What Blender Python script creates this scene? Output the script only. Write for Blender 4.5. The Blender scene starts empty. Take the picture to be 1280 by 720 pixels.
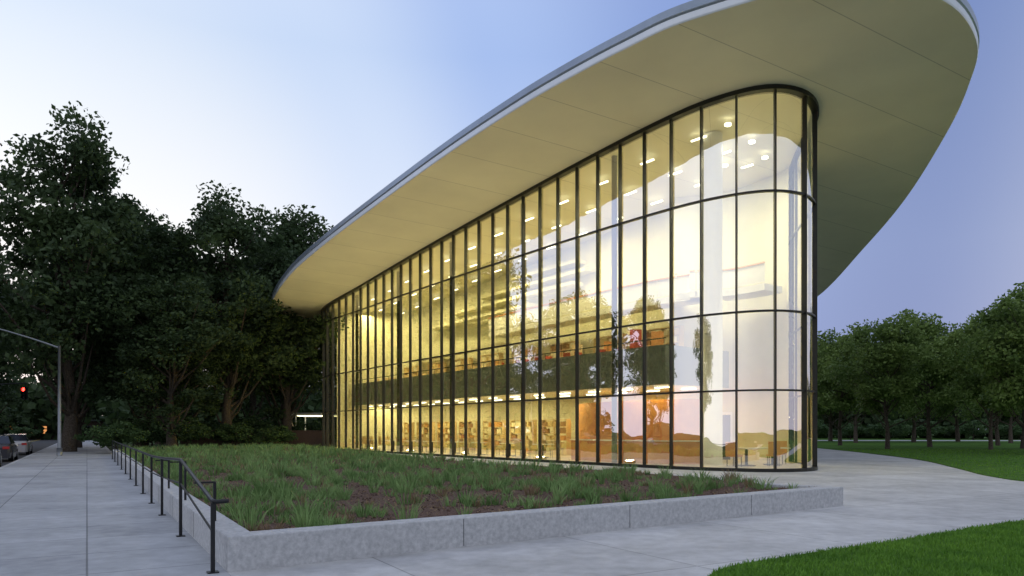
import bpy, bmesh, math, random, bisect
import numpy as np
from mathutils import Vector, Matrix, noise
random.seed(7); np.random.seed(7)
D=bpy.data; C=bpy.context
sc=C.scene

# ---------------------------------------------------------------- helpers
def link(o,parent=None):
    sc.collection.objects.link(o)
    if parent: o.parent=parent
    return o
def empty(name):
    e=D.objects.new(name,None); link(e); e.empty_display_size=.2; return e
def mesh_obj(name,verts,faces,mat=None,parent=None,smooth=False,midx=None,mats=None):
    m=D.meshes.new(name); m.from_pydata([tuple(v) for v in verts],[],[tuple(f) for f in faces])
    if mats:
        for x in mats: m.materials.append(x)
        if midx is not None: m.polygons.foreach_set('material_index',list(midx))
    elif mat: m.materials.append(mat)
    if smooth: m.polygons.foreach_set('use_smooth',[True]*len(m.polygons))
    m.update()
    return link(D.objects.new(name,m),parent)
class MB:
    """accumulating mesh builder"""
    def __init__(s): s.v=[];s.f=[];s.m=[]
    def add(s,v,f,mi=0):
        b=len(s.v); s.v+= [tuple(p) for p in v]; s.f+=[tuple(i+b for i in q) for q in f]; s.m+=[mi]*len(f)
    def box(s,c,ax,ay,az,mi=0):
        c=Vector(c);ax=Vector(ax);ay=Vector(ay);az=Vector(az)
        v=[c+sx*ax+sy*ay+sz*az for sz in(-1,1) for sy in(-1,1) for sx in(-1,1)]
        s.add(v,[(0,2,3,1),(4,5,7,6),(0,1,5,4),(2,6,7,3),(0,4,6,2),(1,3,7,5)],mi)
    def abox(s,x0,x1,y0,y1,z0,z1,mi=0):
        s.box(((x0+x1)/2,(y0+y1)/2,(z0+z1)/2),((x1-x0)/2,0,0),(0,(y1-y0)/2,0),(0,0,(z1-z0)/2),mi)
    def tube(s,pts,rad,n=8,mi=0,caps=True):
        pts=[Vector(p) for p in pts]
        if not isinstance(rad,(list,tuple)): rad=[rad]*len(pts)
        rings=[]
        up=Vector((0,0,1))
        for i,p in enumerate(pts):
            a=pts[max(i-1,0)];b=pts[min(i+1,len(pts)-1)]
            t=(b-a).normalized()
            r=up if abs(t.z)<.93 else Vector((1,0,0))
            x=t.cross(r).normalized(); y=t.cross(x).normalized()
            rings.append([p+rad[i]*(math.cos(2*math.pi*k/n)*x+math.sin(2*math.pi*k/n)*y) for k in range(n)])
        v=[q for r in rings for q in r]; f=[]
        for i in range(len(pts)-1):
            for k in range(n):
                f.append((i*n+k,i*n+(k+1)%n,(i+1)*n+(k+1)%n,(i+1)*n+k))
        if caps: f.append(tuple(range(n))); f.append(tuple((len(pts)-1)*n+k for k in reversed(range(n))))
        s.add(v,f,mi)
    def prism(s,poly,z0,z1,mi=0,mtop=None):
        n=len(poly)
        v=[(p[0],p[1],z0) for p in poly]+[(p[0],p[1],z1) for p in poly]
        s.add(v,[(i,(i+1)%n,n+(i+1)%n,n+i) for i in range(n)],mi)
        b=len(s.v)-2*n
        s.f.append(tuple(b+n+i for i in range(n))); s.m.append(mi if mtop is None else mtop)
        s.f.append(tuple(b+i for i in reversed(range(n)))); s.m.append(mi)
    def obj(s,name,mats,parent=None,smooth=False):
        if not isinstance(mats,(list,tuple)): mats=[mats]
        return mesh_obj(name,s.v,s.f,parent=parent,mats=mats,midx=s.m,smooth=smooth)

def catmull(pts,n=8,closed=False):
    out=[];N=len(pts)
    rng=range(N if closed else N-1)
    for i in rng:
        g=lambda k: np.array(pts[k%N] if closed else pts[min(max(k,0),N-1)],float)
        p0,p1,p2,p3=g(i-1),g(i),g(i+1),g(i+2)
        for j in range(n):
            t=j/n
            out.append(tuple(.5*((2*p1)+(-p0+p2)*t+(2*p0-5*p1+4*p2-p3)*t*t+(-p0+3*p1-3*p2+p3)*t**3)))
    if not closed: out.append(tuple(map(float,pts[-1])))
    return out

# ---------------------------------------------------------------- materials
def mat(name,col,rough=.7,metal=0,var=0,scale=5,bump=0,bscale=40,col2=None,spec=.5,emit=None,estr=0,coord='Object'):
    m=D.materials.new(name); m.use_nodes=True; nt=m.node_tree; n=nt.nodes; l=nt.links
    b=n['Principled BSDF']; b.inputs['Roughness'].default_value=rough; b.inputs['Metallic'].default_value=metal
    b.inputs['Specular IOR Level'].default_value=spec
    b.inputs['Base Color'].default_value=(*col,1)
    if var or col2 or bump:
        tc=n.new('ShaderNodeTexCoord')
    if var or col2:
        no=n.new('ShaderNodeTexNoise'); no.inputs['Scale'].default_value=scale; no.inputs['Detail'].default_value=6; no.inputs['Roughness'].default_value=.65
        l.new(tc.outputs[coord],no.inputs['Vector'])
        r=n.new('ShaderNodeValToRGB'); r.color_ramp.elements[0].position=.32; r.color_ramp.elements[1].position=.68
        c2=col2 or tuple(min(1,c*(1+var)) for c in col)
        c1=col if col2 else tuple(c*(1-var) for c in col)
        r.color_ramp.elements[0].color=(*c1,1); r.color_ramp.elements[1].color=(*c2,1)
        l.new(no.outputs['Fac'],r.inputs['Fac']); l.new(r.outputs['Color'],b.inputs['Base Color'])
    if bump:
        nb=n.new('ShaderNodeTexNoise'); nb.inputs['Scale'].default_value=bscale; nb.inputs['Detail'].default_value=4
        l.new(tc.outputs[coord],nb.inputs['Vector'])
        bp=n.new('ShaderNodeBump'); bp.inputs['Strength'].default_value=bump; bp.inputs['Distance'].default_value=.02
        l.new(nb.outputs['Fac'],bp.inputs['Height']); l.new(bp.outputs['Normal'],b.inputs['Normal'])
    if emit:
        b.inputs['Emission Color'].default_value=(*emit,1); b.inputs['Emission Strength'].default_value=estr
    return m

def paving(name,col,angle,sx,sy,joint=.012,ox=0,oy=0,speck=.15,jdark=.45):
    m=mat(name,col,rough=.75,spec=.35); nt=m.node_tree;n=nt.nodes;l=nt.links; b=n['Principled BSDF']
    tc=n.new('ShaderNodeTexCoord')
    mp=n.new('ShaderNodeMapping'); mp.inputs['Rotation'].default_value=(0,0,angle); mp.inputs['Location'].default_value=(ox,oy,0)
    l.new(tc.outputs['Object'],mp.inputs['Vector'])
    sp=n.new('ShaderNodeSeparateXYZ'); l.new(mp.outputs[0],sp.inputs[0])
    def M(op,a,b_=None,c=None):
        k=n.new('ShaderNodeMath');k.operation=op
        for i,x in enumerate((a,b_,c)):
            if x is None: continue
            if isinstance(x,(int,float)): k.inputs[i].default_value=x
            else: l.new(x,k.inputs[i])
        return k.outputs[0]
    def line(v,s):
        q=M('DIVIDE',v,s); fr=M('FRACT',q); d=M('ABSOLUTE',M('SUBTRACT',fr,.5)); return M('GREATER_THAN',d,.5-joint/s)
    jl=M('MAXIMUM',line(sp.outputs['X'],sx),line(sp.outputs['Y'],sy))
    cx=M('FLOOR',M('DIVIDE',sp.outputs['X'],sx)); cy=M('FLOOR',M('DIVIDE',sp.outputs['Y'],sy))
    cb=n.new('ShaderNodeCombineXYZ'); l.new(cx,cb.inputs[0]); l.new(cy,cb.inputs[1])
    wn=n.new('ShaderNodeTexWhiteNoise'); l.new(cb.outputs[0],wn.inputs['Vector'])
    n1=n.new('ShaderNodeTexNoise'); n1.inputs['Scale'].default_value=.5; n1.inputs['Detail'].default_value=8; n1.inputs['Roughness'].default_value=.7; l.new(tc.outputs['Object'],n1.inputs['Vector'])
    n2=n.new('ShaderNodeTexNoise'); n2.inputs['Scale'].default_value=90; n2.inputs['Detail'].default_value=3; l.new(tc.outputs['Object'],n2.inputs['Vector'])
    n3=n.new('ShaderNodeTexNoise'); n3.inputs['Scale'].default_value=4.5; n3.inputs['Detail'].default_value=5; l.new(tc.outputs['Object'],n3.inputs['Vector'])
    f=M('ADD',M('MULTIPLY',M('SUBTRACT',wn.outputs['Value'],.5),.18),1.0)
    f=M('ADD',f,M('MULTIPLY',M('SUBTRACT',n1.outputs['Fac'],.5),1.3))
    f=M('ADD',f,M('MULTIPLY',M('SUBTRACT',n3.outputs['Fac'],.5),.5))
    f=M('ADD',f,M('MULTIPLY',M('SUBTRACT',n2.outputs['Fac'],.5),speck*2))
    f=M('MULTIPLY',f,M('SUBTRACT',1,M('MULTIPLY',jl,jdark)))
    vm=n.new('ShaderNodeVectorMath'); vm.operation='SCALE'; vm.inputs[0].default_value=col; l.new(f,vm.inputs['Scale'])
    l.new(vm.outputs[0],b.inputs['Base Color'])
    bp=n.new('ShaderNodeBump'); bp.inputs['Strength'].default_value=.25; bp.inputs['Distance'].default_value=.01
    l.new(n2.outputs['Fac'],bp.inputs['Height']); l.new(bp.outputs[0],b.inputs['Normal'])
    return m

def emis(name,col,s):
    m=D.materials.new(name); m.use_nodes=True; n=m.node_tree.nodes; n.clear()
    e=n.new('ShaderNodeEmission'); e.inputs[0].default_value=(*col,1); e.inputs[1].default_value=s
    o=n.new('ShaderNodeOutputMaterial'); m.node_tree.links.new(e.outputs[0],o.inputs[0]); return m

uang=math.atan2(.861,-.5085)
M_side=paving('sidewalk_concrete',(.35,.365,.38),-(uang-math.pi/2),1.55,1.55,joint=.012,jdark=.5)
M_plaza=paving('plaza_concrete',(.47,.475,.475),-(uang-math.pi/2),3.1,3.1,joint=.012,jdark=.4)
M_wall=mat('planter_concrete',(.37,.38,.39),rough=.85,col2=(.57,.58,.585),scale=16,bump=.5,bscale=120,spec=.25)
M_asph=mat('asphalt',(.045,.047,.05),rough=.9,var=.25,scale=3,bump=.4,bscale=90)
M_mulch=mat('mulch',(.05,.032,.026),rough=1,col2=(.19,.13,.105),scale=22,bump=1,bscale=30,spec=.1)
M_grass=mat('lawn_grass',(.05,.12,.02),rough=.95,col2=(.09,.19,.03),scale=1.2,bump=.8,bscale=60,spec=.1)
M_blade=mat('grass_blade',(.065,.17,.018),rough=.7,col2=(.15,.31,.035),scale=1.3,spec=.2)
M_tuft=mat('tuft_green',(.08,.17,.045),rough=.8,col2=(.27,.40,.15),scale=1.3,spec=.2)
M_dry=mat('dry_stem',(.17,.125,.075),rough=.9,col2=(.30,.22,.13),scale=3,spec=.1)
M_ground=mat('terrain',(.035,.07,.02),rough=1,col2=(.06,.10,.03),scale=.3,spec=.05)
M_bark=mat('bark',(.045,.036,.028),rough=.95,col2=(.12,.10,.08),scale=12,bump=.8,bscale=30,spec=.1)
M_black=mat('black_metal',(.012,.013,.015),rough=.4,metal=.3)
M_frame=mat('bronze_mullion',(.022,.022,.018),rough=.4,metal=.5)
M_steel=mat('galvanised_steel',(.24,.26,.28),rough=.45,metal=.6,var=.1)
M_white=mat('white_plaster',(.80,.79,.74),rough=.7,var=.04,scale=2)
M_cream=mat('cream_wall',(.62,.60,.44),rough=.8,col2=(.76,.72,.54),scale=.5)
M_wood=mat('orange_wood',(.58,.22,.06),rough=.45,col2=(.76,.37,.12),scale=.9)
M_spand=mat('spandrel_grey',(.13,.155,.14),rough=.6,var=.1)
M_floor=mat('interior_floor',(.52,.44,.28),rough=.35,var=.1,scale=1)
M_red=mat('red_fabric',(.42,.07,.04),rough=.8)
M_fasciaL=mat('fascia_light',(.66,.70,.74),rough=.35,metal=.2,var=.05,scale=1)
M_fasciaD=mat('fascia_metal',(.24,.29,.36),rough=.35,metal=.6,var=.1,scale=1)
M_lamp=emis('ceiling_lamp_glow',(1,.86,.5),7)
M_lampw=emis('ceiling_lamp_white',(1,.93,.74),7)
M_redlamp=emis('signal_red',(1,.03,.02),12)
M_win=emis('lit_window',(1,.42,.14),.8)
M_brick=mat('brick',(.07,.045,.035),rough=.9,col2=(.11,.07,.055),scale=9)
M_darkwin=mat('dark_window',(.01,.012,.015),rough=.15)

def leafmat(name,c1,c2,sc_=.45):
    m=mat(name,c1,rough=.6,col2=c2,scale=sc_,spec=.25)
    nt=m.node_tree;n=nt.nodes;l=nt.links;b=n['Principled BSDF']
    tr=n.new('ShaderNodeBsdfTranslucent'); mx=n.new('ShaderNodeMixShader'); mx.inputs[0].default_value=.3
    r=[k for k in n if k.type=='VALTORGB'][0]; l.new(r.outputs[0],tr.inputs[0])
    l.new(b.outputs[0],mx.inputs[1]); l.new(tr.outputs[0],mx.inputs[2]); l.new(mx.outputs[0],n['Material Output'].inputs[0]); return m
M_leafD=leafmat('leaves_dark',(.022,.044,.018),(.075,.12,.042))
M_leafR=leafmat('leaves_mid',(.07,.13,.03),(.21,.30,.075))
M_leafS=leafmat('leaves_shrub',(.04,.08,.03),(.10,.17,.06))

def soffit_mat():
    base=(.74,.70,.52)
    m=mat('soffit_panel',base,rough=.55,spec=.3); nt=m.node_tree;n=nt.nodes;l=nt.links;b=n['Principled BSDF']
    tc=n.new('ShaderNodeTexCoord'); mp=n.new('ShaderNodeMapping'); mp.inputs['Rotation'].default_value=(0,0,-math.atan2(.811,-.585)+math.radians(6)); l.new(tc.outputs['Object'],mp.inputs[0])
    sp=n.new('ShaderNodeSeparateXYZ'); l.new(mp.outputs[0],sp.inputs[0])
    def M(op,a,b_=None):
        k=n.new('ShaderNodeMath');k.operation=op
        for i,x in enumerate((a,b_)):
            if x is None: continue
            if isinstance(x,(int,float)): k.inputs[i].default_value=x
            else: l.new(x,k.inputs[i])
        return k.outputs[0]
    def line(v,s,w): return M('GREATER_THAN',M('ABSOLUTE',M('SUBTRACT',M('FRACT',M('DIVIDE',v,s)),.5)),.5-w/s)
    j=line(sp.outputs['X'],3.0,.016)
    cell=n.new('ShaderNodeTexWhiteNoise'); cell.noise_dimensions='1D'; l.new(M('FLOOR',M('ADD',M('DIVIDE',sp.outputs['X'],3.0),.0)),cell.inputs['W'])
    no=n.new('ShaderNodeTexNoise'); no.inputs['Scale'].default_value=.35; no.inputs['Detail'].default_value=5; l.new(tc.outputs['Object'],no.inputs[0])
    f=M('MULTIPLY',M('ADD',.85,M('MULTIPLY',no.outputs['Fac'],.3)),M('SUBTRACT',1,M('MULTIPLY',j,.40)))
    f=M('MULTIPLY',f,M('ADD',.97,M('MULTIPLY',cell.outputs['Value'],.05)))
    vm=n.new('ShaderNodeVectorMath');vm.operation='SCALE';vm.inputs[0].default_value=base;l.new(f,vm.inputs['Scale']);l.new(vm.outputs[0],b.inputs['Base Color'])
    return m
M_soffit=soffit_mat()

def glass_mat():
    m=D.materials.new('coated_glass'); m.use_nodes=True; nt=m.node_tree;n=nt.nodes;l=nt.links;n.clear()
    tr=n.new('ShaderNodeBsdfTransparent'); tr.inputs[0].default_value=(.95,.985,.88,1)
    gl=n.new('ShaderNodeBsdfGlossy'); gl.inputs['Roughness'].default_value=.008; gl.inputs[0].default_value=(.97,.98,1,1)
    fr=n.new('ShaderNodeFresnel'); fr.inputs[0].default_value=1.5
    ma=n.new('ShaderNodeMath');ma.operation='MULTIPLY_ADD';ma.inputs[1].default_value=.9;ma.inputs[2].default_value=.48;ma.use_clamp=True
    l.new(fr.outputs[0],ma.inputs[0])
    mx=n.new('ShaderNodeMixShader'); l.new(ma.outputs[0],mx.inputs[0]); l.new(tr.outputs[0],mx.inputs[1]); l.new(gl.outputs[0],mx.inputs[2])
    tc=n.new('ShaderNodeTexCoord'); no=n.new('ShaderNodeTexNoise'); no.inputs['Scale'].default_value=.7; no.inputs['Detail'].default_value=1.5; l.new(tc.outputs['Object'],no.inputs[0])
    bp=n.new('ShaderNodeBump');bp.inputs['Strength'].default_value=.4;bp.inputs['Distance'].default_value=.03;l.new(no.outputs['Fac'],bp.inputs['Height']);l.new(bp.outputs[0],gl.inputs['Normal'])
    o=n.new('ShaderNodeOutputMaterial');l.new(mx.outputs[0],o.inputs[0]); return m
M_glass=glass_mat()

# ---------------------------------------------------------------- ground
U=Vector((-.5085,.861,0)); NL=Vector((-.861,-.5085,0)); W0=Vector((-3.2,8.1,0))
def Wp(t,off=0,z=0):
    p=W0+U*t+NL*off; return (p.x,p.y,z)
mesh_obj('terrain_ground',[(-900,-300,-.16),(900,-300,-.16),(900,1500,-.16),(-900,1500,-.16)],[(0,1,2,3)],M_ground)
KO=4.6; RW=8.5
b=MB(); b.add([Wp(-40,KO,-.12),Wp(-40,KO+RW,-.12),Wp(300,KO+RW,-.12),Wp(300,KO,-.12)],[(3,2,1,0)]); b.obj('road',M_asph)
M_paint=mat('road_paint',(.7,.55,.12),rough=.7,var=.15,scale=8)
b=MB()
for o in (KO+RW/2-.15,KO+RW/2+.15):
    b.add([Wp(-40,o-.05,-.116),Wp(-40,o+.05,-.116),Wp(300,o+.05,-.116),Wp(300,o-.05,-.116)],[(3,2,1,0)])
b.obj('road_marking',M_paint)
b=MB(); b.prism([Wp(-40,KO+RW)[:2],Wp(300,KO+RW)[:2],Wp(300,KO+RW+3)[:2],Wp(-40,KO+RW+3)[:2]][::-1],-.16,0); b.obj('far_pavement',M_side)
b=MB(); b.prism([Wp(-30,0)[:2],Wp(200,0)[:2],Wp(200,KO-.16)[:2],Wp(-30,KO-.16)[:2]],-.15,0); b.obj('sidewalk',M_side)
b=MB(); b.prism([Wp(-30,KO-.155)[:2],Wp(200,KO-.155)[:2],Wp(200,KO)[:2],Wp(-30,KO)[:2]],-.15,.004); b.obj('kerb',M_wall)
pl=[Wp(-30,-.004)[:2],(60,-20),(70,60),(40,100),(-30,100),Wp(75,-.004)[:2]]
b=MB(); b.prism(pl,-.155,-.001); b.obj('plaza_pavement',M_plaza)
near=catmull([(1.6,-6),(1.3,2),(1.5,5.5),(2.2,7.9),(3.6,9.06),(5.64,10.36),(8.9,12.5),(14,15.0),(25,17),(60,18)],6)
nearpoly=near+[(90,10),(90,-30),(5,-30)]
b=MB(); b.prism(nearpoly[::-1],-.1,.035); b.obj('lawn',M_grass)
far=catmull([(80,26),(35,22.5),(20,20.8),(16.3,21.8),(16.6,25),(18.6,30),(22,38.9),(24.5,49),(27,62),(30,80),(38,120)],6)
farpoly=far+[(60,220),(300,220),(300,26)]
b=MB(); b.prism(farpoly,-.1,.035); b.obj('lawn',M_grass)
b=MB(); b.prism([Wp(44,-.3)[:2],(-22,58),(-19,66),(-15,74),(5,82),(22,78),(28.5,90),(38,125),(60,220),(-140,220),Wp(110,-.3)[:2]],-.1,.03); b.obj('lawn',M_ground)
b=MB(); b.prism([(30,108),(200,98),(200,106),(30,116)],-.1,.06); b.obj('park_path',M_plaza)

# ---------------------------------------------------------------- planter wall + bed
FE=Vector((7.05,15.3,0)); vd=(FE-W0).normalized(); vn=Vector((-vd.y,vd.x,0))
pw=MB(); T=.36; H=.40
A=W0; Bp=FE
far_o=Vector(Wp(43.5)); far_i=far_o-NL*T
ci=W0+vn*T-NL*T*.95
ret_o=FE+vn*1.6-vd*.3; ret_i=ret_o-vd*T
fi=FE+vn*T-vd*T
ring=[A,Bp,ret_o,ret_i,fi,ci,far_i,far_o]
pw.prism([(p.x,p.y) for p in ring],-.02,H)
wall=pw.obj('concrete_planter_wall',M_wall)
bv=wall.modifiers.new('b','BEVEL'); bv.width=.018; bv.segments=2; bv.limit_method='ANGLE'
jb=MB()
for s in (3.1,6.25,9.4):
    p=W0+vd*s; jb.box((p.x,p.y,H/2),vd*.004,vn*.003,(0,0,H/2-.015))
for s in range(3,42,3):
    p=W0+U*s; jb.box((p.x,p.y,H/2),U*.004,NL*.003,(0,0,H/2-.015))
jb.obj('wall_joint',M_asph,parent=wall)

bedcurve=catmull([(5.9,17.2),(5.2,19.5),(2.9,23.4),(-1.5,29),(-8,41),(-14,51.5),(-17.5,57)],5)
bedpoly=[(ci.x,ci.y),(fi.x,fi.y),(ret_i.x,ret_i.y)]+bedcurve+[(-21,58),(far_i.x,far_i.y)]
def inside(p,poly):
    x,y=p;c=False;n=len(poly)
    for i in range(n):
        x1,y1=poly[i];x2,y2=poly[(i+1)%n]
        if (y1>y)!=(y2>y) and x<(x2-x1)*(y-y1)/(y2-y1)+x1: c=not c
    return c
def bedz(x,y):
    return .31+.05*noise.noise(Vector((x*.5,y*.5,0)))+.035*noise.noise(Vector((x*2.3,y*2.3,3)))
bm=bmesh.new()
vs=[bm.verts.new((x,y,0)) for x,y in bedpoly]; bm.faces.new(vs)
for ax in range(2):
    for k in range(0,130):
        co=[0,0,0];no=[0,0,0]; co[ax]=(-27+k*.45) if ax==0 else (7+k*.45); no[ax]=1
        if co[ax]>(9 if ax==0 else 60): break
        bmesh.ops.bisect_plane(bm,geom=bm.verts[:]+bm.edges[:]+bm.faces[:],plane_co=co,plane_no=no)
for v in bm.verts: v.co.z=bedz(v.co.x,v.co.y)
m=D.meshes.new('planting_bed'); bm.to_mesh(m); bm.free(); m.materials.append(M_mulch)
m.polygons.foreach_set('use_smooth',[True]*len(m.polygons))
bed=link(D.objects.new('planting_bed',m))
ek=MB(); be=bedcurve
for i in range(len(be)-1):
    p=Vector((*be[i],0));q=Vector((*be[i+1],0));d=(q-p);L=d.length;d.normalize()
    ek.box(((p+q)/2+Vector((0,0,.15))),d*(L/2+.02),Vector((-d.y,d.x,0))*.06,(0,0,.17))
ek.obj('bed_edging',M_wall)

def blades(name,base,height,width,lean,mats,midx_p=None):
    N=len(base); a=np.random.rand(N)*2*np.pi
    dx=np.stack([np.cos(a),np.sin(a),np.zeros(N)],1)
    la=np.random.rand(N)*2*np.pi
    ld=np.stack([np.cos(la),np.sin(la),np.zeros(N)],1)*(lean*height)[:,None] if lean.ndim==1 else lean*height[:,None]
    w=width[:,None]
    up=np.array([0,0,1.])
    v0=base-dx*w;v1=base+dx*w
    mid=base+ld*.35+up*(height*.6)[:,None]
    v2=mid+dx*w*.7;v3=mid-dx*w*.7
    v4=base+ld+up*height[:,None]
    V=np.stack([v0,v1,v2,v3,v4],1).reshape(-1,3)
    m=D.meshes.new(name); m.vertices.add(5*N); m.vertices.foreach_set('co',V.ravel())
    idx=np.arange(N)[:,None]*5
    loops=np.concatenate([idx+np.array([[0,1,2,3]]),idx+np.array([[3,2,4]])],1).ravel()
    m.loops.add(7*N); m.loops.foreach_set('vertex_index',loops.astype(np.int32))
    m.polygons.add(2*N)
    st=(np.arange(N)[:,None]*7+np.array([[0,4]])).ravel(); m.polygons.foreach_set('loop_start',st.astype(np.int32))
    for x in mats: m.materials.append(x)
    if midx_p is not None:
        m.polygons.foreach_set('material_index',np.repeat(midx_p,2).astype(np.int32))
    m.update(calc_edges=True)
    return link(D.objects.new(name,m))

bases=[];hs=[];leans=[];ws=[];mi=[]
pts=[]
for _ in range(60000):
    x=random.uniform(-26,7);y=random.uniform(8,58)
    if not inside((x,y),bedpoly): continue
    pr=.8 if y<24 else .9
    k=noise.noise(Vector((x*.55,y*.55,7)))
    if random.random()<pr*max(.07,.36+1.5*k): pts.append((x,y))
    if len(pts)>4000: break
for x,y in pts:
    near_=y<22
    nb=random.randint(24,40) if near_ else 14
    big=random.random()<.20
    hh=random.uniform(.28,.48) if big else random.uniform(.10,.26); R=random.uniform(.05,.16)
    dry=random.random()<.16
    if dry: hh*=.7
    z=bedz(x,y)
    for _ in range(nb):
        a=random.random()*6.283; r=R*math.sqrt(random.random())
        bases.append((x+r*math.cos(a),y+r*math.sin(a),z-.02))
        h=hh*random.uniform(.5,1.1); hs.append(h)
        o=random.uniform(.1,.9); leans.append((math.cos(a)*o,math.sin(a)*o,0)); ws.append(.005+.00025*y*(1 if near_ else 1.6)); mi.append(1 if dry else 0)
blades('ornamental_grass',np.array(bases),np.array(hs),np.array(ws),np.array(leans),[M_tuft,M_dry],np.array(mi))
N=26000; P=[]
while len(P)<N:
    y=8+34*random.random()**2.2; x=random.uniform(-22,7)
    if inside((x,y),bedpoly): P.append((x,y,bedz(x,y)+.012))
P=np.array(P); a=np.random.normal(0,1,(N,3)); a[:,2]*=.35; a/=np.linalg.norm(a,axis=1,keepdims=True)
c_=np.cross(a,np.random.normal(0,1,(N,3))*np.array([.4,.4,1.])); c_/=np.linalg.norm(c_,axis=1,keepdims=True)
s_=np.random.uniform(.012,.035,(N,1)); V=np.stack([P-a*s_,P+c_*s_*.5,P+a*s_,P-c_*s_*.5],1).reshape(-1,3)
m=D.meshes.new('mulch_chips'); m.vertices.add(4*N); m.vertices.foreach_set('co',V.ravel()); m.loops.add(4*N); m.loops.foreach_set('vertex_index',np.arange(4*N,dtype=np.int32)); m.polygons.add(N); m.polygons.foreach_set('loop_start',(4*np.arange(N)).astype(np.int32)); m.materials.append(M_mulch); m.materials.append(M_dry); m.polygons.foreach_set('material_index',(np.random.rand(N)<.35).astype(np.int32)); m.update(calc_edges=True); link(D.objects.new('mulch_chips',m),bed)

def lawnblades(poly,n,xr,yr,h0,h1,w):
    X=np.random.uniform(*xr,n*3);Y=np.random.uniform(*yr,n*3)
    keep=[]
    for i in range(n*3):
        if len(keep)>=n: break
        x,y=X[i],Y[i]
        if abs(x)/max(y,.1)>.82: continue
        if random.random()>min(1,(9/y)**1.2): continue
        if inside((x,y),poly): keep.append((x,y,.03))
    B=np.array(keep); N=len(B)
    return B,np.random.uniform(h0,h1,N),np.random.uniform(w*.6,w*1.3,N)*(1+B[:,1]/14),np.random.uniform(.1,.8,N)
B,Hh,Ww,Ll=lawnblades(nearpoly,75000,(1.5,14),(6,17),.03,.065,.0035)
blades('lawn_grass_blades',B,Hh,Ww,Ll,[M_blade])
B,Hh,Ww,Ll=lawnblades(farpoly,30000,(15,40),(20,60),.04,.08,.006)
blades('lawn_grass_blades',B,Hh,Ww,Ll,[M_blade])

# ---------------------------------------------------------------- handrail
def hr():
    e=empty('handrail')
    def P(d,z,off=.0):
        X=-3.3-(d-8.1)*.5906; p=Vector((X,d,z))+NL*(.06+off); return p
    zt=lambda d: .80+min(1,max(0,(d-8.1)/2.8))*.36 if d<10.9 else 1.16-min(.12,(d-10.9)*.03)
    ds=[8.12,10.9,13.6,15.8,18.2,20.8,23.5,26.4,29.5,33,36.5,40]
    b=MB()
    for i,d in enumerate(ds):
        p=P(d,0);q=P(d,zt(d)-.02); b.box((p+q)/2,U*.022,NL*.022,(0,0,q.z/2))
        b.box(p+Vector((0,0,.006)),U*.06,NL*.06,(0,0,.008))
    for d in (9.45,12.3,14.8):
        p=P(d,H,-.24);q=P(d,zt(d)-.06,-.24); b.box((p+q)/2,U*.018,NL*.018,(0,0,(q.z-p.z)/2))
        b.box(q+NL*.12,U*.012,NL*.13,(0,0,.012))
    b.obj('posts',M_black,parent=e)
    b=MB()
    top=[P(d,zt(d)) for d in [8.15]+ds[1:]]
    top=[P(8.12,.80,-.16)]+[P(8.08,.80,-.03)]+top
    b.tube(top,.024,n=10)
    b.tube([P(8.12,.46)]+[P(d,zt(d)-.36) for d in ds[1:]],.014,n=8)
    b.obj('rails',M_black,parent=e,smooth=True)
hr()

# ---------------------------------------------------------------- building
bld=empty('library_building')
roofz=lambda y: 17.01-.08*y
plan=[(-16.2,62),(-11,54.2),(-5.7,46.5),(-.55,39.3),(3.5,33.8),(6.4,30.15),(8.15,28.45),(9.8,27.65),(11.25,28.0),(12.25,29.2),(12.72,31),(13.3,34),(14.6,39.5),(17,50),(16.8,57),(12,63),(0,67),(-11,67.5),(-15.6,65.5)]
dense=catmull(plan,24,closed=True)
dp=[Vector((*p,0)) for p in dense]
acc=[0]
for i in range(len(dp)): acc.append(acc[-1]+(dp[(i+1)%len(dp)]-dp[i]).length)
Ltot=acc[-1]
def atS(s):
    s%=Ltot
    i=min(bisect.bisect_right(acc,s)-1,len(dp)-1)
    t=(s-acc[i])/(acc[i+1]-acc[i]); a=dp[i];b_=dp[(i+1)%len(dp)]
    return a.lerp(b_,t)
nb=round(Ltot/1.40); sp_=Ltot/nb
SUB=4
levels=[0.12,3.15,6.2,10.8]
N=nb*SUB
gl=MB(); rg=random.Random(3)
for i in range(nb):
    for k in range(len(levels)):
        ta=rg.uniform(-.007,.007); tb=rg.uniform(-.007,.007)
        vv=[]
        for j in range(SUB+1):
            s=(i+j/SUB)*sp_; p=atS(s); q=atS(s+.05); t=(q-p).normalized(); n_=Vector((t.y,-t.x,0))
            z0=levels[k]; z1=levels[k+1] if k+1<len(levels) else roofz(p.y)-.1
            u=j/SUB-.5
            a=p+n_*(ta*u*2-tb); c=p+n_*(ta*u*2+tb)
            vv+=[(a.x,a.y,z0),(c.x,c.y,z1)]
        gl.add(vv,[(2*j,2*j+2,2*j+3,2*j+1) for j in range(SUB)])
gl.obj('glass_panes',M_glass,parent=bld,smooth=True)
fr=MB()
for i in range(nb):
    p=atS(i*sp_); q=atS(i*sp_+.05); t=(q-p).normalized(); n_=Vector((t.y,-t.x,0))
    zt=roofz(p.y)
    fr.box((p.x+n_.x*.04,p.y+n_.y*.04,zt/2+.03),t*.028,n_*.09,(0,0,zt/2-.03))
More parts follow.
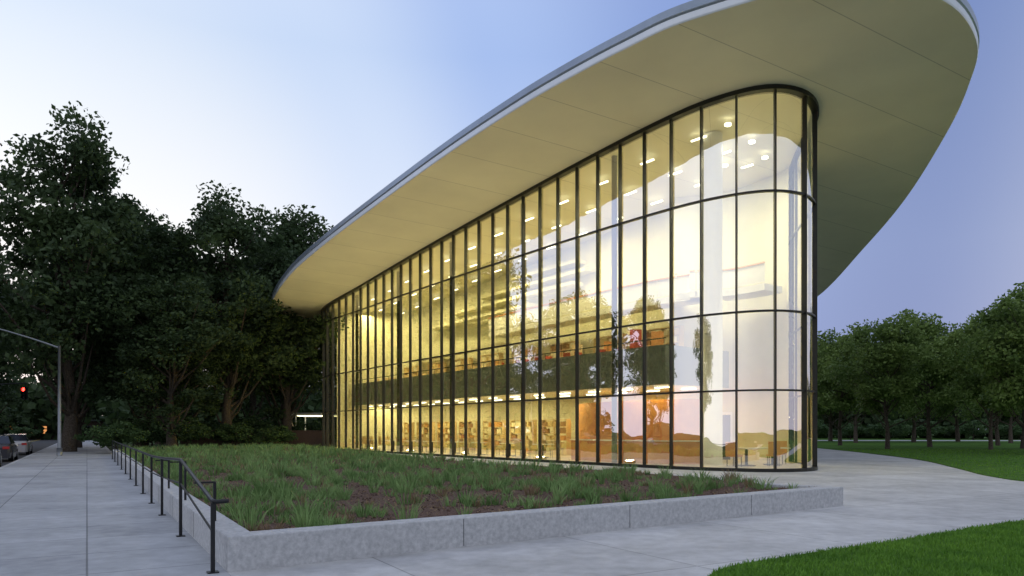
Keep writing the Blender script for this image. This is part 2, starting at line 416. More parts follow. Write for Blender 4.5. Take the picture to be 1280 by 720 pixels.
def band(z0,z1,out,inn,mb):
    vv=[];ff=[]
    for i in range(N):
        s=i*sp_/SUB; p=atS(s); q=atS(s+.05); t=(q-p).normalized(); n_=Vector((t.y,-t.x,0))
        a=z0(p.y) if callable(z0) else z0; c=z1(p.y) if callable(z1) else z1
        o=p+n_*out; r=p-n_*inn
        vv+=[(o.x,o.y,a),(o.x,o.y,c),(r.x,r.y,c),(r.x,r.y,a)]
    for i in range(N):
        j=(i+1)%N
        for k in range(4): ff.append((i*4+k,j*4+k,j*4+(k+1)%4,i*4+(k+1)%4))
    mb.add(vv,ff)
for z in (3.15,6.2,10.8): band(z-.035,z+.035,.08,.04,fr)
band(-.02,.13,.14,.08,fr)
band(lambda y:roofz(y)-.16,lambda y:roofz(y)+.02,.20,.1,fr)
fr.obj('curtain_wall_frame',M_frame,parent=bld)

# roof
rp=[(-20.1,60.3),(-16.4,52.7),(-12.3,46.2),(-6.85,38.5),(-2.95,33.2),(0,29.5),(1.85,27.4),(3.95,25.3),(5.9,23.7),(9.6,22.1),(13.3,22.6),(16.0,24.8),(17.5,27.6),(18.95,31.5),(21,38.5),(22.6,46.2),(24.6,58),(24,67),(17,74.5),(4,78),(-10,76.5),(-18,71),(-20.8,65)]
rc=catmull(rp,8,closed=True); n=len(rc)
def off(loop,d):
    o=[];L=len(loop)
    for i in range(L):
        a=Vector(loop[i-1]);b_=Vector(loop[(i+1)%L]);t=(b_-a).normalized(); o.append((loop[i][0]+t.y*d,loop[i][1]-t.x*d))
    return o
loops=[(rc,0.0),(off(rc,.02),.05),(off(rc,.02),.26),(off(rc,-.06),.27),(off(rc,-.06),.32),(off(rc,.05),.34),(off(rc,.05),.60),(off(rc,-.25),.66),(off(rc,-4),1.1)]
rv=[];rf=[];rm=[]
for lp_,dz in loops:
    for p in lp_: rv.append((p[0],p[1],roofz(p[1])+dz))
lm=[1,1,1,3,1,2,2,2]
for k in range(len(loops)-1):
    for i in range(n):
        j=(i+1)%n; rf.append((k*n+i,k*n+j,(k+1)*n+j,(k+1)*n+i)); rm.append(lm[k])
rf.append(tuple(reversed(range(n)))); rm.append(0)
rf.append(tuple((len(loops)-1)*n+i for i in range(n))); rm.append(2)
mesh_obj('roof',rv,rf,parent=bld,mats=[M_soffit,M_fasciaL,M_fasciaD,M_black],midx=rm)

# interior -----------------------------------------------------
F=lambda s,o,z=0: atS(s)+(lambda t: Vector((-t.y,t.x,0)))((atS(s+.1)-atS(s)).normalized())*o+Vector((0,0,z))
it=MB(); it.prism([(p.x,p.y) for p in [atS(i*sp_/2) for i in range(nb*2)]],-.02,.10); it.obj('ground_floor',M_floor,parent=bld)
core=[F(.6,1.0),F(1.2,5),F(4,6.8),F(10,7),F(20,7.5),F(28,7.5),F(34,7.6),Vector((8.6,38.2,0)),Vector((11.2,37.4,0)),Vector((13.0,35.2,0)),Vector((13.3,34.6,0))]
ih=MB()
cc=catmull([(p.x,p.y) for p in core],5)
for i in range(len(cc)-1):
    a=cc[i];b_=cc[i+1]
    ih.add([(a[0],a[1],.1),(b_[0],b_[1],.1),(b_[0],b_[1],roofz(b_[1])-.02),(a[0],a[1],roofz(a[1])-.02)],[(0,1,2,3)])
ih.obj('core_wall',M_cream,parent=bld)
mz=MB()
ss=[1+i*1.25 for i in range(30)]
fo=[F(s,2.3) for s in ss]; bi=[F(s,7.2) for s in ss]
for i in range(len(ss)-1):
    a,b_,c,d=fo[i],fo[i+1],bi[i+1],bi[i]
    mz.add([(a.x,a.y,3.75),(b_.x,b_.y,3.75),(c.x,c.y,3.75),(d.x,d.y,3.75)],[(3,2,1,0)],0)
    mz.add([(a.x,a.y,4.85),(b_.x,b_.y,4.85),(c.x,c.y,4.85),(d.x,d.y,4.85)],[(0,1,2,3)],1)
    mz.add([(a.x,a.y,3.72),(b_.x,b_.y,3.72),(b_.x,b_.y,5.55),(a.x,a.y,5.55)],[(0,1,2,3)],2)
    a2=F(ss[i],2.42);b2=F(ss[i+1],2.42)
    mz.add([(a2.x,a2.y,4.85),(b2.x,b2.y,4.85),(b2.x,b2.y,5.55),(a2.x,a2.y,5.55)],[(3,2,1,0)],2)
a=fo[-1];d=bi[-1]
mz.add([(a.x,a.y,3.72),(d.x,d.y,3.72),(d.x,d.y,5.55),(a.x,a.y,5.55)],[(0,1,2,3)],2)
mz.obj('mezzanine',[M_white,M_floor,M_spand],parent=bld)
g2=MB(); gp=catmull([tuple(F(s,o).xy) for s,o in ((18,6.2),(26,6.0),(33,6.0),(36,6.4))]+[(8.9,36.0),(10.9,35.6),(12.3,33.9)],5)
for i in range(len(gp)-1):
    p=Vector((*gp[i],0));q=Vector((*gp[i+1],0));d=(q-p);L=d.length;d.normalize();nn=Vector((-d.y,d.x,0))
    g2.box((p+q)/2+Vector((0,0,8.3)),d*(L/2+.01),nn*.7,(0,0,.16),0)
    g2.box((p+q)/2-nn*(.68)+Vector((0,0,8.95)),d*(L/2+.01),nn*.02,(0,0,.42),0)
    g2.box((p+q)/2-nn*(.70)+Vector((0,0,9.42)),d*(L/2+.01),nn*.05,(0,0,.03),1)
g2.obj('upper_gallery',[M_white,M_wood],parent=bld)
rl=MB(); rl.tube([p+Vector((0,0,5.85)) for p in fo],.03,n=6)
for p in fo[::2]: rl.box(p+Vector((0,0,5.7)),(.015,0,0),(0,.015,0),(0,0,.16))
rl.obj('balustrade_rail',M_black,parent=bld)
wd=MB()
wp=[F(s,o) for s,o in ((26.5,6.4),(28.2,5.0),(30,4.0),(32,3.5),(34.5,3.4),(36.4,3.9),(37.4,4.8),(37.6,6.0))]
wc=catmull([(p.x,p.y) for p in wp],6)
for i in range(len(wc)-1):
    a=wc[i];b_=wc[i+1]
    wd.add([(a[0],a[1],.1),(b_[0],b_[1],.1),(b_[0],b_[1],3.1),(a[0],a[1],3.1)],[(0,1,2,3)])
wd.obj('curved_wood_wall',M_wood,parent=bld)
rd=MB(); dk=catmull([tuple(F(s,o).xy) for s,o in ((31.5,1.9),(34.5,1.4),(37.2,1.7),(39.0,2.8))],6)
for i in range(len(dk)-1):
    p=Vector((*dk[i],0));q=Vector((*dk[i+1],0));d=(q-p);L=d.length;d.normalize();nn=Vector((-d.y,d.x,0))
    rd.box((p+q)/2+Vector((0,0,.6)),d*(L/2+.01),nn*.25,(0,0,.5),0)
    rd.box((p+q)/2+Vector((0,0,1.125)),d*(L/2+.03),nn*.33,(0,0,.025),1)
rd.obj('reception_desk',[M_wood,M_white],parent=bld)
M_b1=mat('books_tan',(.62,.48,.24),rough=.8); M_b2=mat('books_brown',(.34,.19,.09),rough=.8); M_b3=mat('books_cream',(.76,.70,.50),rough=.8); M_b4=mat('books_orange',(.60,.32,.11),rough=.8)
sh=MB()
def shelf(s,o,z,L=2.4,rows=4,deep=.35,rh=.42):
    p=F(s,o,z); t=(atS(s+.1)-atS(s)).normalized(); nn=Vector((-t.y,t.x,0))
    for r in range(rows+1): sh.box(p+Vector((0,0,.05+r*rh)),t*(L/2),nn*deep/2,(0,0,.018),0)
    for e_ in (-1,0,1): sh.box(p+t*e_*(L/2)+Vector((0,0,rows*rh/2+.05)),t*.02,nn*(deep/2+.01),(0,0,rows*rh/2+.03),0)
    for r in range(rows):
        x=-L/2+.05
        while x<L/2-.35:
            w=random.uniform(.15,.6); w=min(w,L/2-.05-x); h=random.uniform(.24,.34)
            sh.box(p+t*(x+w/2)+Vector((0,0,.07+r*rh+h/2)),t*(w/2),nn*(deep*.4),(0,0,h/2),random.choice((1,1,2,3,3,4))); x+=w+random.uniform(.01,.25)
for s in np.arange(5,26,3.4):
    shelf(float(s),5.6,.1,rows=5)
for s in np.arange(5,34,4.1):
    shelf(float(s),6.2,4.85,rows=5)
M_pale=mat('pale_wood',(.66,.50,.28),rough=.6,var=.08,scale=3)
sh.obj('bookshelves',[M_pale,M_b1,M_b2,M_b3,M_b4],parent=bld)
ug=MB()
for k,(s0,s1,o,z) in enumerate(((5,19,6.3,7.6),(8,22,6.5,9.9),(11,26,6.8,10.7),(15,27,7.0,11.4),(19,26,7.1,12.1))):
    q=[F(s,o) for s in np.linspace(s0,s1,14)]
    for i in range(len(q)-1):
        d=(q[i+1]-q[i]);L=d.length;d.normalize();nn=Vector((-d.y,d.x,0))
        ug.box((q[i]+q[i+1])/2+Vector((0,0,z)),d*(L/2+.01),nn*.45,(0,0,.10),0)
ug.obj('wall_ledges',M_cream,parent=bld)
ch=MB()
def chair(p,a,mi=0):
    t=Vector((math.cos(a),math.sin(a),0));nn=Vector((-t.y,t.x,0))
    ch.box(p+Vector((0,0,.45)),t*.24,nn*.24,(0,0,.04),mi); ch.box(p-t*.23+Vector((0,0,.75)),t*.03,nn*.24,(0,0,.28),mi)
    for i in(-1,1):
        for j in(-1,1): ch.box(p+t*.2*i+nn*.2*j+Vector((0,0,.21)),t*.015,nn*.015,(0,0,.21),1)
def table(p,mi=2):
    ch.box(p+Vector((0,0,.74)),(.6,0,0),(0,.45,0),(0,0,.025),mi); ch.box(p+Vector((0,0,.36)),(.05,0,0),(0,.05,0),(0,0,.36),1); ch.box(p+Vector((0,0,.02)),(.3,0,0),(0,.3,0),(0,0,.02),1)
for s in np.arange(5,36,2.6):
    table(F(float(s),3.5,4.86)); chair(F(float(s)-.9,3.5,4.86),random.random()*6,0 if s>22 else 4); chair(F(float(s)+.9,3.4,4.86),random.random()*6,0 if s>22 else 4)
for s in np.arange(4,30,3.1):
    table(F(float(s),1.9,.1)); chair(F(float(s)-.9,1.9,.1),random.random()*6,4); chair(F(float(s)+.9,2.0,.1),random.random()*6,4)
for s,o,hh,mi_ in ((33.2,4.6,1.9,0),(31.0,4.8,1.5,3),(34.9,4.4,1.6,3),(28.2,4.9,1.6,4)):
    p=F(s,o,4.86); ch.box(p+Vector((0,0,hh/2+.1)),(.3,0,0),(0,.06,0),(0,0,hh/2),mi_); ch.box(p+Vector((0,0,.05)),(.4,0,0),(0,.25,0),(0,0,.04),1)
table(Vector((11.3,31.2,.1))); chair(Vector((11.0,30.3,.1)),1.4,3); chair(Vector((11.9,32.0,.1)),4,3); table(Vector((9.9,30.4,.1))); chair(Vector((9.2,29.8,.1)),.6,3)
ch.obj('reading_furniture',[M_red,M_black,M_white,M_wood,M_pale],parent=bld)
co=MB()
for s in (6,13.5,21,28.5,35.5):
    p=F(s,.75); co.tube([p+Vector((0,0,.1)),p+Vector((0,0,roofz(p.y)-.02))],.13,n=14)
co.obj('steel_columns',M_frame,parent=bld,smooth=True)
cw=MB()
p=Vector((8.75,31.4,0)); cw.tube([p+Vector((0,0,.1)),p+Vector((0,0,roofz(p.y)-.02))],.42,n=24)
cw.obj('white_column',M_white,parent=bld,smooth=True)
dr=MB(); q0=Vector((10.6,37.35,0)); dd=Vector((11.2-8.6,37.4-38.2,0)).normalized(); dn=Vector((dd.y,-dd.x,0))
dr.box(q0+dn*.12+Vector((0,0,1.25)),dd*.7,dn*.05,(0,0,1.15),0); dr.box(q0+dn*.06+Vector((0,0,1.3)),dd*.8,dn*.04,(0,0,1.25),1)
dr.obj('interior_door',[M_black,M_white],parent=bld)
lm_=MB()
for s in np.arange(3,41,3.0):
    for o in (2.0,4.0,6.0):
        a=F(float(s),o);b_=F(float(s)+.8,o); d=(b_-a);L=d.length;d.normalize();nn=Vector((-d.y,d.x,0))
        z=roofz((a.y+b_.y)/2)-.25
        lm_.box((a+b_)/2+Vector((0,0,z)),d*(L/2),nn*.04,(0,0,.03),0)
for s in np.arange(2.5,37,2.4):
    for o in (3.4,5.4):
        a=F(float(s),o,3.66); t=(atS(s+.1)-atS(s)).normalized(); nn=Vector((-t.y,t.x,0))
        lm_.box(a,t*.4,nn*.07,(0,0,.03),0)
for x,y in ((9,30),(10.5,31.5),(10,33.8),(11.6,33.0)):
    lm_.tube([(x,y,roofz(y)-.3),(x,y,roofz(y)-.22)],.14,n=16)
lm_.obj('ceiling_lamps',M_lampw,parent=bld)
def area(name,loc,sx,sy,rotz,power,col,rx=0):
    L=D.lights.new(name,'AREA'); L.shape='RECTANGLE'; L.size=sx; L.size_y=sy; L.energy=power; L.color=col
    o=D.objects.new(name,L); o.location=loc; o.rotation_euler=(rx,0,rotz); link(o,bld); return o
warm=(1,.83,.38)
ra=math.atan2(-.811,.585)
for s in (3,11.5,20,28.5):
    p=F(s,3.6); area('upper_ceiling_light',(p.x,p.y,roofz(p.y)-.45),5.5,1.0,ra,860,warm)
    p=F(s+1,4.6); area('lower_ceiling_light',(p.x,p.y,3.60),6,1.6,ra,440,warm)
p=F(35,3.8); area('upper_ceiling_light',(p.x,p.y,roofz(p.y)-.45),3,1.0,ra,480,(1,.88,.55)); area('lower_ceiling_light',(p.x,p.y,3.60),3,1.6,ra,250,warm)
area('nose_ceiling_light',(10.6,32.0,roofz(32)-.4),1.6,1.6,0,680,(1,.90,.64))
# added fill lights, no known source, to warm the soffit: invented housing + lamp
ul=MB()
for s,pw_ in ((4,150),(12,170),(20,180),(28,170),(35,110)):
    p=F(s,-2.4)
    ul.tube([(p.x,p.y,-.02),(p.x,p.y,.10)],.30,n=20)
    o=area('added_soffit_fill',(p.x,p.y,.13),.35,.35,0,pw_,(1,.84,.46),rx=math.pi)
ul.obj('added_fill_housing',M_black,parent=bld)

# ---------------------------------------------------------------- trees
def tree_mesh(name,h,cr,cb,leafm,nclump=90,leaves=15000,lsize=.3,seed=0,trunk_r=None):
    rnd=random.Random(seed); rs=np.random.RandomState(seed)
    b=MB(); tr=trunk_r or h*.018
    tp=[Vector((0,0,-.2))]
    for k in range(1,7):
        tp.append(Vector((rnd.uniform(-.02,.02)*h,rnd.uniform(-.02,.02)*h,h*.88*k/6)))
    b.tube(tp,[tr*1.35]+[tr*(1-.15*k) for k in range(1,7)],n=8)
    ch_=h-cb; cz=cb+ch_*.5
    cl=[]
    for i in range(nclump):
        for _ in range(50):
            u=Vector((rnd.uniform(-1,1),rnd.uniform(-1,1),rnd.uniform(-1,1)))
            if .25<u.length<1: break
        prof=1-.35*max(0,u.z)
        wob=.8+.45*noise.noise(Vector((u.x*1.6+seed*7,u.y*1.6,u.z*1.6)))
        p=Vector((u.x*cr*prof*wob,u.y*cr*prof*wob,cz+u.z*ch_*.5*wob)); cl.append((p,rnd.uniform(.08,.22)*cr*1.25))
    for p,r in cl[::3]:
        z0=max(cb*.8,min(h*.8,p.z-rnd.uniform(.1,.3)*h)); k=z0/(h*.88)*6; i=int(min(5,k)); s=tp[i].lerp(tp[i+1],min(1,k-i))
        mid=s.lerp(p,.5)+Vector((0,0,-.03*h)); rr_=tr*(.42-.25*z0/h)
        b.tube([s,mid,p],[rr_,rr_*.6,rr_*.2],n=5,caps=False)
    nv=len(b.v)
    per=leaves//nclump; cen=[]
    for p,r in cl:
        q=rs.normal(0,1,(per,3)); q/=np.maximum(np.linalg.norm(q,axis=1,keepdims=True),1e-6); q*= (rs.rand(per,1)**.55)*r*1.12; q[:,2]*=.7
        cen.append(q+np.array(p))
    cen=np.concatenate(cen); M_=len(cen)
    a=rs.normal(0,1,(M_,3)); a/=np.linalg.norm(a,axis=1,keepdims=True)
    c_=rs.normal(0,1,(M_,3)); c_=np.cross(a,c_); c_/=np.linalg.norm(c_,axis=1,keepdims=True)
    sz=(lsize*rs.uniform(.5,1.2,(M_,1)))
    V=np.stack([cen-a*sz*.5,cen+c_*sz*.3,cen+a*sz*.5,cen-c_*sz*.3],1).reshape(-1,3)
    allv=np.concatenate([np.array([tuple(v) for v in b.v]),V])
    m=D.meshes.new(name); m.vertices.add(len(allv)); m.vertices.foreach_set('co',allv.ravel())
    tl=[i for f in b.f for i in f]
    loops=np.concatenate([np.array(tl),nv+np.arange(4*M_)]).astype(np.int32)
    st=[];k=0
    for f in b.f: st.append(k);k+=len(f)
    st=np.concatenate([np.array(st),k+4*np.arange(M_)]).astype(np.int32)
    m.loops.add(len(loops)); m.loops.foreach_set('vertex_index',loops)
    m.polygons.add(len(st)); m.polygons.foreach_set('loop_start',st)
    m.materials.append(M_bark); m.materials.append(leafm)
    m.polygons.foreach_set('material_index',np.concatenate([np.zeros(len(b.f)),np.ones(M_)]).astype(np.int32))
    m.update(calc_edges=True); return m
TD=[tree_mesh('oak_dark_%d'%i,20,6.3,2.6,M_leafD,nclump=150,leaves=27000,lsize=.38,seed=i+1) for i in range(3)]
TR=[tree_mesh('park_tree_%d'%i,12,4.8,1.9,M_leafR,nclump=100,leaves=19000,lsize=.30,seed=i+11,trunk_r=.16) for i in range(3)]
SH=tree_mesh('shrub',3,2.0,.1,M_leafS,nclump=40,leaves=4500,lsize=.2,seed=30,trunk_r=.05)
def put(name,m,x,y,h,base,rot=None,wx=1,z=0):
    o=D.objects.new(name,m); s=h/base; o.scale=(s*wx,s*wx,s); o.rotation_euler=(0,0,random.random()*6.28 if rot is None else rot); o.location=(x,y,z); link(o); return o
for i,(x,y,h,w) in enumerate([(-33.3,54,26.0,.95),(-32.5,63,23,1.1),(-29.3,62,19.5,1.0),(-24.0,61,22.5,1.05),(-22.0,72,26,1.1),(-25.5,54,14.5,1.3),(-20.6,66,19,1.2),(-40,82,27,1.1),(-30,84,24,1.1),
    (-59,70,25,1.15),(-66,86,28,1.1),(-74,100,28,1.1),(-52,58,18,1.1),(-44.5,42,19,1.15),(-38,28,15,1.0),(-50,48,18,1.2),(-31,12,16,1.1),(-58,30,21,1.2),(-40.5,67,21,.9)]):
    put('oak_tree',TD[i%3],x,y,h,20,wx=w)
for i,(x,y,h,w) in enumerate([(31.3,60,12.3,1),(34.2,75,13.2,1),(39.5,68,14,1),(38.6,58,12.2,.9),(33.2,46,11.9,1),(44,62,13.5,1),(43,90,15,1.1),(53,95,16,1.1),(62,100,16.5,1.1),(61,88,15,1),(38,96,14.5,1),(50,74,14,1),(46,104,16,1.2),(36,50,12,1)]):
    put('park_tree',TR[i%3],x,y,h,12,wx=w)
for i,(x,y,h) in enumerate([(-27.5,50,2.6),(-26,56,3.2),(-30.5,58,3),(-23,60,2.6),(-20.5,62,2.4),(-33,66,3),(-38,76,3.5),(-29,68,3),(-24,66,3.4),(-19,68,3),(45,118,3.6),(50,120,4),(56,119,3.4),(62,118,4),(68,118,3.6),(75,117,4),(82,116,3.8)]):
    put('shrub',SH,x,y,h,3,wx=1.4)
rs=np.random.RandomState(5); bt=[]
for i in range(330):
    a=rs.uniform(-1.25,1.25); d=rs.uniform(135,175); x=math.sin(a)*d*1.2; y=math.cos(a)*d+10; hh=rs.uniform(9,16)
    q=rs.normal(0,1,(230,3)); q/=np.linalg.norm(q,axis=1,keepdims=True); q*=rs.rand(230,1)**.4
    bt.append(q*np.array([6.5,6.5,hh*.52])+np.array([x,y,hh*.46]))
cen=np.concatenate(bt); M_=len(cen); a=rs.normal(0,1,(M_,3)); a/=np.linalg.norm(a,axis=1,keepdims=True); c_=np.cross(a,rs.normal(0,1,(M_,3))); c_/=np.linalg.norm(c_,axis=1,keepdims=True)
V=np.stack([cen-a*.9,cen+c_*.7,cen+a*.9,cen-c_*.7],1).reshape(-1,3)
m=D.meshes.new('distant_trees'); m.vertices.add(len(V)); m.vertices.foreach_set('co',V.ravel()); m.loops.add(4*M_); m.loops.foreach_set('vertex_index',np.arange(4*M_,dtype=np.int32)); m.polygons.add(M_); m.polygons.foreach_set('loop_start',(4*np.arange(M_)).astype(np.int32)); m.materials.append(M_leafD); m.update(calc_edges=True); link(D.objects.new('distant_trees',m))

# ---------------------------------------------------------------- street things
def lamp_post():
    e=empty('street_lamp'); b=MB(); x,y=-28.3,45
    b.tube([(x,y,0),(x,y,.5)],.16,n=12); b.tube([(x,y,.5),(x,y,6.9)],[.11,.075],n=12)
    arm=[Vector((x,y,6.75))+Vector((-1,-.35,0)).normalized()*k*4.6+Vector((0,0,1.75*k-.35*k*k)) for k in (0,.15,.35,.6,.85,1)]
    b.tube(arm,[.06,.055,.05,.045,.04,.04],n=8); b.obj('pole',M_steel,parent=e,smooth=True)
    b=MB(); p=arm[-1]; d=Vector((-1,-.35,0)).normalized(); nn=Vector((-d.y,d.x,0)); b.box(p+d*.3,d*.4,nn*.15,(0,0,.07)); o=b.obj('lamp_head',M_steel,parent=e); bv=o.modifiers.new('b','BEVEL'); bv.width=.05; bv.segments=3
lamp_post()
def signal(x,y,armdx):
    e=empty('traffic_light'); b=MB(); b.tube([(x,y,-.1),(x,y,5.9)],[.12,.09],n=10); b.tube([(x,y,5.6),(x+armdx,y-.5,5.9)],[.07,.05],n=8); b.obj('pole',M_black,parent=e)
    for hx in (.6,1.0):
        cx_=x+armdx*hx; cy_=y-.5*hx-.2; cz_=4.95
        h=MB(); h.abox(cx_-.19,cx_+.19,cy_-.13,cy_+.13,cz_-.55,cz_+.55); h.abox(cx_-.02,cx_+.02,cy_+.1,cy_+.14,cz_+.5,cz_+.95); h.obj('signal_housing',M_black,parent=e)
        for k,mm in ((.35,M_redlamp),(0,M_darkwin),(-.35,M_darkwin)):
            l_=MB(); l_.tube([(cx_,cy_-.15,cz_+k),(cx_,cy_-.13,cz_+k)],.17,n=14); l_.obj('lens',mm,parent=e)
            v=MB(); v.tube([(cx_,cy_-.3,cz_+k+.01),(cx_,cy_-.13,cz_+k+.01)],.19,n=12,caps=False); v.obj('visor',M_black,parent=e)
signal(-53.5,66,9.3)

def car(name,t,off_,colr,flip=False):
    e=empty(name)
    pos=Vector(Wp(t,off_,-.12)); d=U.copy() if not flip else -U; nn=Vector((-d.y,d.x,0))
    T_=lambda x,y,z: pos+d*x+nn*y+Vector((0,0,z))
    paint=mat(name+'_paint',colr,rough=.25,metal=.3)
    xs=[-2.25,-2.15,-1.7,-1.2,-.4,.5,1.1,1.7,2.08,2.22]
    top=[.78,.95,1.0,1.02,1.02,1.0,.96,.88,.76,.6]; wd_=[.70,.80,.87,.89,.9,.9,.89,.86,.78,.66]
    v=[];f=[]
    for x,tz,w in zip(xs,top,wd_):
        ring_=[(-w*.96,.22),(-w,.5),(-w*.98,tz-.12),(-w*.86,tz),(w*.86,tz),(w*.98,tz-.12),(w,.5),(w*.96,.22)]
        v+=[T_(x,y,z) for y,z in ring_]
    n8=8
    for i in range(len(xs)-1):
        for k in range(n8): f.append((i*n8+k,i*n8+(k+1)%n8,(i+1)*n8+(k+1)%n8,(i+1)*n8+k))
    f.append(tuple(range(n8))); f.append(tuple((len(xs)-1)*n8+k for k in reversed(range(n8))))
    mesh_obj('body',v,f,paint,parent=e,smooth=False)
    cx_=[-1.75,-1.05,-.1,.35,1.2]; ct=[1.0,1.42,1.47,1.44,1.0]
    v=[];f=[]
    for x,tz in zip(cx_,ct):
        w0=.80;w1=.62 if tz>1.1 else .78
        v+=[T_(x,-w0,.98),T_(x,-w1,tz),T_(x,w1,tz),T_(x,w0,.98)]
    for i in range(len(cx_)-1):
        for k in range(3): f.append((i*4+k,i*4+k+1,(i+1)*4+k+1,(i+1)*4+k))
    mi_=[]
    for i in range(len(cx_)-1):
        for k in range(3): mi_.append(1 if (k==1 and i in(1,2)) else 0)
    mesh_obj('cabin',v,f,parent=e,mats=[M_darkwin,paint],midx=mi_)
    w=MB()
    for x in(-1.4,1.38):
        for s in(-1,1):
            w.tube([T_(x,s*.68,.33),T_(x,s*.90,.33)],.33,n=18,mi=0); w.tube([T_(x,s*.86,.33),T_(x,s*.91,.33)],.2,n=12,mi=1)
    w.obj('wheels',[M_black,M_steel],parent=e)
    l_=MB()
    for s in(-1,1):
        l_.box(T_(2.17,s*.6,.66),d*.05,nn*.16,(0,0,.07),0); l_.box(T_(-2.25,s*.62,.78),d*.04,nn*.15,(0,0,.07),1)
    l_.box(T_(-2.27,0,.72),d*.012,nn*.25,(0,0,.07),0)
    l_.obj('lights',[M_white,mat(name+'_tail',(.4,.02,.02))],parent=e)
car('parked_car',31.5,KO+1.15,(.45,.48,.52))
car('parked_car',41,KO+1.15,(.05,.05,.06))
car('parked_car',54,KO+1.15,(.4,.4,.42))
car('parked_car',70,KO+RW-1.2,(.3,.05,.04),True)

def house(name,x0,y0,x1,y1,h,nw,lit=.6):
    e=empty(name); b=MB(); b.abox(x0,x1,y0,y1,-.1,h,0); b.abox(x0-.3,x1+.3,y0-.3,y1+.3,h,h+.25,1); b.obj('walls',[M_brick,M_spand],parent=e)
    w=MB()
    for fl in range(max(1,int(h//3.2))):
        for k in range(nw):
            cx_=x0+(k+.5)*(x1-x0)/nw; z=1.7+fl*3.2
            w.box((cx_,y0-.01,z),(.75,0,0),(0,.04,0),(0,0,.8),0); w.box((cx_,y0-.04,z),(.65,0,0),(0,.03,0),(0,0,.7),1 if random.random()<lit else 2)
            w.box((cx_,y0-.075,z),(.03,0,0),(0,.01,0),(0,0,.7),0)
    w.obj('windows',[M_spand,M_win,M_darkwin],parent=e)
house('shop_building',-125,138,-80,148,3.4,16,.35)
for i,(x,y) in enumerate([(-104,118),(-92,119),(-80,118)]): put('shrub',SH,x,y,2.6,3,wx=1.5)
e=empty('lit_canopy'); b=MB(); b.abox(-22,-15.5,71.5,75.5,3.1,3.35); b.obj('canopy_roof',M_white,parent=e)
b=MB(); b.abox(-21.5,-16,72,75,3.04,3.09); b.obj('lamp_panel',M_lamp,parent=e)
b=MB()
for x in(-21.6,-15.9):
    for y in (71.8,75.2): b.tube([(x,y,0),(x,y,3.1)],.08)
b.obj('canopy_posts',M_steel,parent=e)
b=MB(); b.abox(-30,-17,65.0,65.3,-.1,1.5); b.abox(-30.1,-16.9,64.95,65.35,1.5,1.6); b.obj('brick_wall',M_brick)

# ---------------------------------------------------------------- world, sun
w=D.worlds.new('World'); sc.world=w; w.use_nodes=True; nt=w.node_tree;n=nt.nodes;l=nt.links; bg=n['Background']
SE=math.radians(3.0)
sky=n.new('ShaderNodeTexSky'); sky.sky_type='NISHITA'; sky.sun_disc=False; sky.sun_elevation=SE; sky.sun_rotation=math.atan2(-.62,.785)
sky.air_density=1; sky.dust_density=.5; sky.ozone_density=3
tc=n.new('ShaderNodeTexCoord')
def VM(op,a,b_=None,s=None):
    k=n.new('ShaderNodeVectorMath');k.operation=op
    for i,x in enumerate((a,b_)):
        if x is None: continue
        if isinstance(x,tuple): k.inputs[i].default_value=x
        else: l.new(x,k.inputs[i])
    if s is not None:
        if isinstance(s,(int,float)): k.inputs['Scale'].default_value=s
        else: l.new(s,k.inputs['Scale'])
    return k
def MM(op,a,b_=None):
    k=n.new('ShaderNodeMath');k.operation=op
    for i,x in enumerate((a,b_)):
        if x is None: continue
        if isinstance(x,(int,float)): k.inputs[i].default_value=x
        else: l.new(x,k.inputs[i])
    return k.outputs[0]
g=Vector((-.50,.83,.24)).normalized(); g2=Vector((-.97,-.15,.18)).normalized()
nv=VM('NORMALIZE',tc.outputs['Generated'])
dt=VM('DOT_PRODUCT',nv.outputs[0],tuple(g)).outputs['Value']
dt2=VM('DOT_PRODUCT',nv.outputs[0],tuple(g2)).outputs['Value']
r=n.new('ShaderNodeValToRGB'); cr=r.color_ramp; cr.interpolation='EASE'
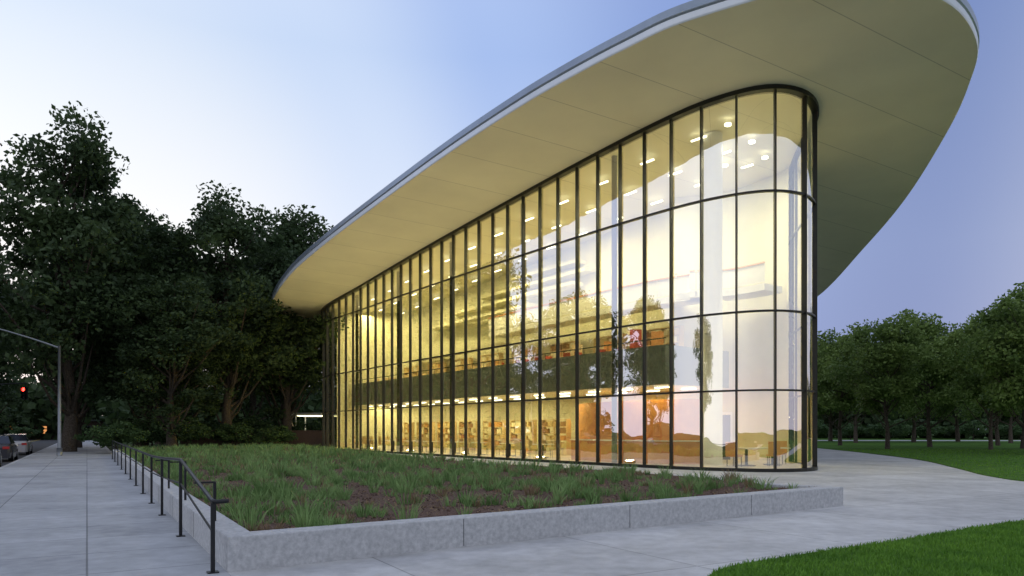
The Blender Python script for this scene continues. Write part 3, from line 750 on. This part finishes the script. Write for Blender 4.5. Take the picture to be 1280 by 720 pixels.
cr.elements[0].position=0; cr.elements[0].color=(.66,.69,.80,1)
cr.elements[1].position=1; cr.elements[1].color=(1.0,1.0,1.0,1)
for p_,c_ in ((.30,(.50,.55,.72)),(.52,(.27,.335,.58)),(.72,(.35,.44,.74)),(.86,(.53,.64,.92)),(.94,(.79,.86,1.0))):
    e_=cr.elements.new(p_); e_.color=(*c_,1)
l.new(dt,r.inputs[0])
sz=n.new('ShaderNodeSeparateXYZ'); l.new(nv.outputs[0],sz.inputs[0])
r2=n.new('ShaderNodeValToRGB'); c2=r2.color_ramp; c2.elements[0].position=0; c2.elements[0].color=(1.0,.90,.92,1); c2.elements[1].position=.75; c2.elements[1].color=(1.0,1.0,1.0,1)
e_=c2.elements.new(.22); e_.color=(1.0,.98,.97,1); e_=c2.elements.new(.46); e_.color=(.72,.80,.91,1)
l.new(sz.outputs['Z'],r2.inputs[0])
mul=VM('MULTIPLY',r.outputs[0],r2.outputs[0])
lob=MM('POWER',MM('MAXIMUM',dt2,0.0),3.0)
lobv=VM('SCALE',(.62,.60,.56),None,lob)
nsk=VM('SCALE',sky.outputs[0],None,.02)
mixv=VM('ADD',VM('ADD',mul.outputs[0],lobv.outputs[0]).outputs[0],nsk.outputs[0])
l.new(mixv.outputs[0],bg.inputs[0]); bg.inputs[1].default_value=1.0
S=D.lights.new('sun','SUN'); S.energy=.3; S.angle=math.radians(15); S.color=(1,.86,.72)
so=D.objects.new('sun',S); link(so)
sd=Vector((-.62*math.cos(math.radians(8)),.785*math.cos(math.radians(8)),math.sin(math.radians(8))))
so.rotation_euler=sd.to_track_quat('Z','Y').to_euler()

# ---------------------------------------------------------------- camera
cam=D.cameras.new('camera'); co_=D.objects.new('camera',cam); link(co_); co_.location=(0,0,1.6); co_.rotation_euler=(math.radians(90),0,0)
cam.sensor_width=36; cam.lens=25.3; cam.shift_y=178/1280; cam.clip_end=3000; cam.clip_start=.05
sc.camera=co_
sc.view_settings.view_transform='Standard'; sc.view_settings.look='None'; sc.view_settings.exposure=0
